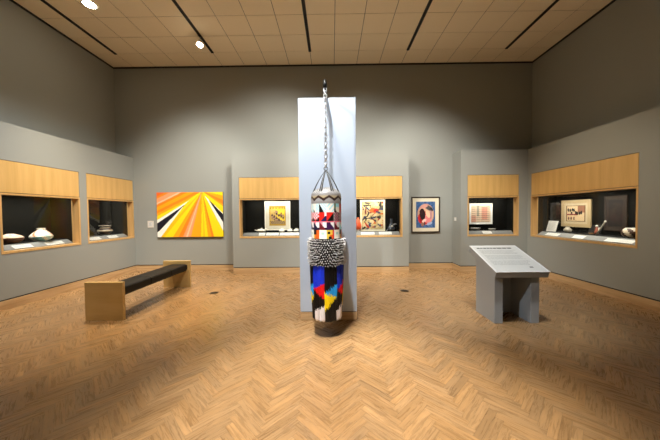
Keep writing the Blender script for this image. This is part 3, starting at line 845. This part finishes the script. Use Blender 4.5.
for layer, (ra, rbm, cnt) in enumerate(((.211, .184, 176), (.203, .178, 156))):
    for i in range(cnt):
        a0 = 360 * i / cnt + rf.uniform(-.9, .9); dj = rf.uniform(-.028, .028); dr = rf.uniform(-.004, .005)
        zend = zb_ + rf.uniform(-.008, .012); ns = 44; ph = rf.random() * 6; am = rf.uniform(.2, .9)
        K = 4; vs = []; fs = []; cs = []
        for s_ in range(ns + 1):
            f = s_ / ns; a = math.radians(a0 + am * math.sin(ph + 5 * f)); r = ra + (rbm - ra) * (f ** .8) + dr + .007 * math.sin(PI * min(1, f * 1.5)) + .002 * math.sin(ph + 9 * f)
            c0 = Vector((r * math.sin(a), -r * math.cos(a), zt_ + (zend - zt_) * f))
            tv = Vector((math.cos(a), math.sin(a), 0)); nv = Vector((math.sin(a), -math.cos(a), 0))
            hwid = .0052
            for kx, kn in ((-1, 0), (0, .8), (1, 0), (0, -.8)): vs.append(c0 + tv * hwid * kx + nv * hwid * kn)
        for s_ in range(ns):
            cc = s2l(fringe_col((a0 + 180) % 360 - 180, (s_ + .5) / ns, dj))
            for k in range(K): fs.append((s_ * K + k, s_ * K + (k + 1) % K, (s_ + 1) * K + (k + 1) % K, (s_ + 1) * K + k)); cs.append(cc)
        fs.append(tuple(ns * K + k for k in range(K))); cs.append(cs[-1])
        q.mesh(vs, fs, M['fibre'], (1, 1, 1), True, cs)
o = q.build('fringe', t, label='long fringe in blue, black, red, yellow and white diamonds')

# ------------------------------------------------------------------ bench
t = thing('bench', 'wooden-ended bench with a black leather seat on the parquet floor', 'bench', (0, 0, 0))
bx0, bx1 = -3.70, -3.09
q = MB(); q.box((-3.695, 3.885, 0), (-3.125, 3.935, .572), M['slab']); q.build('end_panel', t, .003)
q = MB(); q.box((-3.655, 5.66, 0), (-3.075, 5.71, .572), M['slab']); q.build('end_panel', t, .003)
q = MB()
q.box((-3.47, 3.935, .355), (-3.16, 5.66, .385), M['black']); q.build('seat_frame', t, .003)
q = MB()
secs = 1
L_ = 5.656 - 3.939
prof = [(-3.49, .385), (-3.135, .385), (-3.125, .40), (-3.125, .475), (-3.14, .495), (-3.17, .503), (-3.46, .503), (-3.49, .495), (-3.505, .475), (-3.505, .40)]
for k in range(3):
    a = 3.939 + L_ * k / 3 + .003; b = 3.939 + L_ * (k + 1) / 3 - .003
    q.prism(prof[::-1], 'y', a, b, M['leather'])
cush = q.build('leather_cushion', t, .008)
for k in (1, 2):
    y = 3.939 + L_ * k / 3
    for xx in (-3.42, -3.31, -3.20):
        q = MB(); q.sphere((xx, y, .504), .012, M['leather'], 10, 6, (1, 1, .4)); q.build('button', cush)


# ------------------------------------------------------------------ reading stand
t = thing('reading_stand', 'grey reading stand with a sloping text panel on two upright legs', 'lectern', (2.59, 3.98, 0))
lx0, lx1 = 2.262, 2.882
def lz(y): return .735 + (y - 3.58) * (1.005 - .735) / (4.28 - 3.58)
for (a, b) in ((lx0 - 2.59, lx0 + .115 - 2.59), (lx1 - .115 - 2.59, lx1 - 2.59)):
    pts = [(3.69, 0), (4.17, 0), (4.17, lz(4.17) - .05), (3.69, lz(3.69) - .05)]
    q = MB(); q.prism([(y - 3.98, z) for y, z in pts], 'x', a, b, M['lect']); q.build('leg', t, .003)
q = MB(); q.box((lx0 + .115 - 2.59, .13, 0), (lx1 - .115 - 2.59, .17, lz(4.12) - .07), M['lect']); q.build('back_panel', t)
tx0, tx1 = 2.228 - 2.59, 2.955 - 2.59
ya, yb = 3.60 - 3.98, 4.30 - 3.98
za, zb = lz(3.60), lz(4.30)
sl = math.atan2(zb - za, yb - ya); ln = math.hypot(zb - za, yb - ya)
def slab(mb_, x0, x1, s0, s1, h0, h1, mat):   # box on the slope
    v = []
    for h in (h0, h1):
        for (x, s_) in ((x0, s0), (x1, s0), (x1, s1), (x0, s1)):
            v.append((x, ya + s_ * math.cos(sl) - h * math.sin(sl), za + s_ * math.sin(sl) + h * math.cos(sl)))
    mb_.mesh(v, [(0, 3, 2, 1), (4, 5, 6, 7), (0, 1, 5, 4), (1, 2, 6, 5), (2, 3, 7, 6), (3, 0, 4, 7)], mat, (1, 1, 1), False)
q = MB(); slab(q, tx0, tx1, 0, ln, -.092, -.004, M['lect']); q.build('desk_top', t, .004)
q = MB(); slab(q, tx0 - .006, tx1 + .006, -.006, ln + .006, -.004, .004, M['signrim']); q.build('panel_rim', t, .002)
q = MB(); slab(q, tx0 + .022, tx1 - .022, .022, ln - .022, .004, .0055, M['sign'])
rt = random.Random(4)
x = tx0 + .07                                            # heading, too small to read in the photograph
while x < tx1 - .14:
    w_ = rt.uniform(.03, .075); slab(q, x, x + w_, ln - .105, ln - .075, .0055, .0062, M['ink']); x += w_ + .012
for j in range(17):
    s0 = ln - .16 - j * .026; x = tx0 + .07; xe = tx1 - .08 - rt.uniform(0, .08)
    if j in (5, 11): continue
    while x < xe:
        w_ = rt.uniform(.015, .05); slab(q, x, min(xe, x + w_), s0, s0 + .008, .0055, .0060, M['inkgrey']); x += w_ + .008
for k in range(1): slab(q, tx1 - .20, tx1 - .15, .10, .125, .0055, .0064, M['ink'])
q.build('text_panel', t)

# ------------------------------------------------------------------ floor sockets
for x, y, lab in ((-2.367, 5.224, 'round brass socket cover in the floor right of the bench'), (1.434, 5.263, 'round brass socket cover in the floor between tall panel and reading stand')):
    t = thing('floor_socket', lab, 'floor socket', (x, y, 0), 0, 'floor socket covers')
    q = MB(); q.lathe([(.085, 0), (.085, .004), (.078, .006), (.06, .006)], M['brass'], 32); q.build('rim', t)
    q = MB(); q.lathe([(.058, .006), (.056, .009), (.01, .009)], plain('dark_brass' + str(int(x)), (.03, .022, .014), .4, metal=.7), 32); q.build('cover', t)

# ------------------------------------------------------------------ ceiling lamps in view
lx, ly = tracks[1], 6.09
t = thing('track_spotlight', 'glowing spotlight hanging from the second ceiling track from the left', 'spotlight', (lx, ly, CEIL))
q = MB(); q.box((-.02, -.06, -.03), (.02, .06, -.012), M['black']); q.build('adapter', t, .002)
q = MB(); q.tube([(0, 0, -.03), (-.006, 0, -.13)], .009, M['lampwhite'], 8); q.build('stem', t)
hd = Vector((-.03, -.45, -.89)).normalized()             # where the lamp head points
def headtube(mb_, c0, prof, mat, seg=20):
    ax_ = hd; u_ = ax_.cross(Vector((1, 0, 0))).normalized(); w_ = ax_.cross(u_)
    vs = []; fs = []
    for r, s_ in prof:
        for k in range(seg):
            an = 2 * PI * k / seg; vs.append(Vector(c0) + ax_ * s_ + u_ * math.cos(an) * r + w_ * math.sin(an) * r)
    for i in range(len(prof) - 1):
        for k in range(seg): fs.append((i * seg + k, i * seg + (k + 1) % seg, (i + 1) * seg + (k + 1) % seg, (i + 1) * seg + k))
    fs.append(tuple(range(seg))[::-1]); fs.append(tuple((len(prof) - 1) * seg + k for k in range(seg)))
    mb_.mesh(vs, fs, mat)
hc = (-.006, .02, -.15)
q = MB(); headtube(q, hc, [(.03, -.05), (.06, -.035), (.066, .0), (.07, .06)], M['lampwhite']); lh_ = q.build('lamp_head', t)
q = MB(); headtube(q, hc, [(.066, .0605), (.060, .070), (.01, .076)], M['lens']); q.build('lens', lh_)
spot_pos = (lx, 6.05, CEIL - .26)
t = thing('recessed_downlight', 'bright recessed downlight in the ceiling at the upper left', 'downlight', (-4.604, 5.141, CEIL))
q = MB(); q.lathe([(.13, -.001), (.13, -.008), (.105, -.010), (.10, -.004)], M['lampwhite'], 32, cap=False); q.build('trim_ring', t)
q = MB(); q.lathe([(.098, -.012), (.09, -.003), (.002, -.003)][::-1], M['lens'], 32, cap=False); q.build('lens', t)

# ------------------------------------------------------------------ lights of the room
WARM = (1.0, .84, .62); NEUT = (1.0, .945, .86); COOL = (.92, .96, 1.0)
def spot(pos, target, power, ang, col=WARM, blend=.6, rad=.12):
    ld = bpy.data.lights.new('track_lamp', 'SPOT'); ld.energy = power; ld.spot_size = math.radians(ang); ld.spot_blend = blend
    ld.color = col; ld.shadow_soft_size = rad
    o = bpy.data.objects.new('track_lamp', ld); COL.objects.link(o); o.location = pos
    o.rotation_euler = (Vector(target) - Vector(pos)).to_track_quat('-Z', 'Y').to_euler()
    return o
zl = CEIL - .22
T = tracks
K = 1.0
# sculpture and panel
spot((T[2] + .1, 1.35, zl), (-.07, 3.75, 1.75), 620 * K, 44, COOL, .5, .03)
spot((T[1], .6, zl), (-.05, 3.8, 2.2), 500 * K, 40, COOL, .5, .03)
# orange painting
spot((T[1], 4.6, zl), (-3.9, D, 1.6), 620 * K, 74, NEUT, 1, .4)
# centre wall left and right
spot((T[2], 4.1, zl), (-1.7, D, 1.9), 860 * K, 84, NEUT, 1, .4)
spot((T[2], 4.6, zl), (1.2, D, 1.8), 640 * K, 80, NEUT, 1, .4)
spot((T[3], 4.4, zl), (2.4, D, 1.6), 700 * K, 74, NEUT, 1, .4)
# square case, right wall
spot((T[4] - .4, 4.2, zl), (4.0, DR, 1.2), 200 * K, 46, NEUT, 1, .4)
spot((T[3], 4.0, zl), (XR, 5.4, 1.2), 300 * K, 48, WARM, 1, .2)
spot((T[3], 1.5, zl), (XR, 3.4, 1.2), 150 * K, 50, NEUT, 1, .4)
# left wall
spot((T[1], 4.2, zl), (XL, 6.2, 1.4), 400 * K, 60, NEUT, 1, .4)
spot((T[1], 2.5, zl), (XL, 4.2, 1.5), 480 * K, 62, COOL, 1, .2)
# bench, reading stand, floor
spot((-4.604, 5.141, CEIL - .03), (-4.1, 5.0, 0), 900 * K, 66, WARM, .9)
spot(spot_pos, (-2.5, 4.7, 0), 700 * K, 34, WARM, 1)
spot((T[1], 3.0, zl), (-3.2, 3.5, 0), 420 * K, 30, WARM, 1)
spot((T[3], 2.6, zl), (2.6, 4.0, .8), 480 * K, 34, COOL, .8)
spot((T[2], 1.7, zl), (.12, 2.0, 0), 2000 * K, 44, (1, .94, .84), .9, .12)
spot((T[2], 2.9, zl), (.0, 3.0, 0), 380 * K, 70, (1, .93, .82), 1, .12)
spot((T[3], 5.2, zl), (1.9, 5.6, 0), 480 * K, 50, WARM, 1)
spot((T[2], 5.4, zl), (-.9, 5.6, 0), 380 * K, 56, WARM, 1)
# unseen spots added behind the viewer, for bounced fill light
for k in (0, 1, 2, 3, 4):
    spot((T[k], -1.2, zl), (T[k] * .9, -1.9, 0), 70 * K, 80, NEUT, .8)
w = bpy.data.worlds.new('ambient_fill'); S.world = w; w.use_nodes = True  # faint world light added as ambient fill
bg = w.node_tree.nodes['Background']; bg.inputs['Color'].default_value = (1.0, .93, .84, 1); bg.inputs['Strength'].default_value = .05

# ------------------------------------------------------------------ camera
cam = bpy.data.cameras.new('camera'); co = bpy.data.objects.new('camera', cam); COL.objects.link(co)
cam.sensor_width = 36; cam.sensor_fit = 'HORIZONTAL'; cam.lens = 264.866 / 660 * 36
pi_, ro, ya_ = math.radians(1.469), math.radians(.554), math.radians(.4405)
fw = Vector((-math.sin(ya_) * math.cos(pi_), math.cos(ya_) * math.cos(pi_), -math.sin(pi_)))
r = Vector((math.cos(ya_), math.sin(ya_), 0)); u = r.cross(fw)
r2 = r * math.cos(ro) - u * math.sin(ro); u2 = u * math.cos(ro) + r * math.sin(ro)
Mx = Matrix((r2, u2, -fw)).transposed().to_4x4(); Mx.translation = Vector((0, 0, CAM_Z)); co.matrix_world = Mx
cam.clip_start = .05
S.camera = co
S.view_settings.view_transform = 'Standard'; S.view_settings.look = 'None'; S.view_settings.gamma = 1; S.view_settings.use_curve_mapping = False
S.view_settings.exposure = 0.38
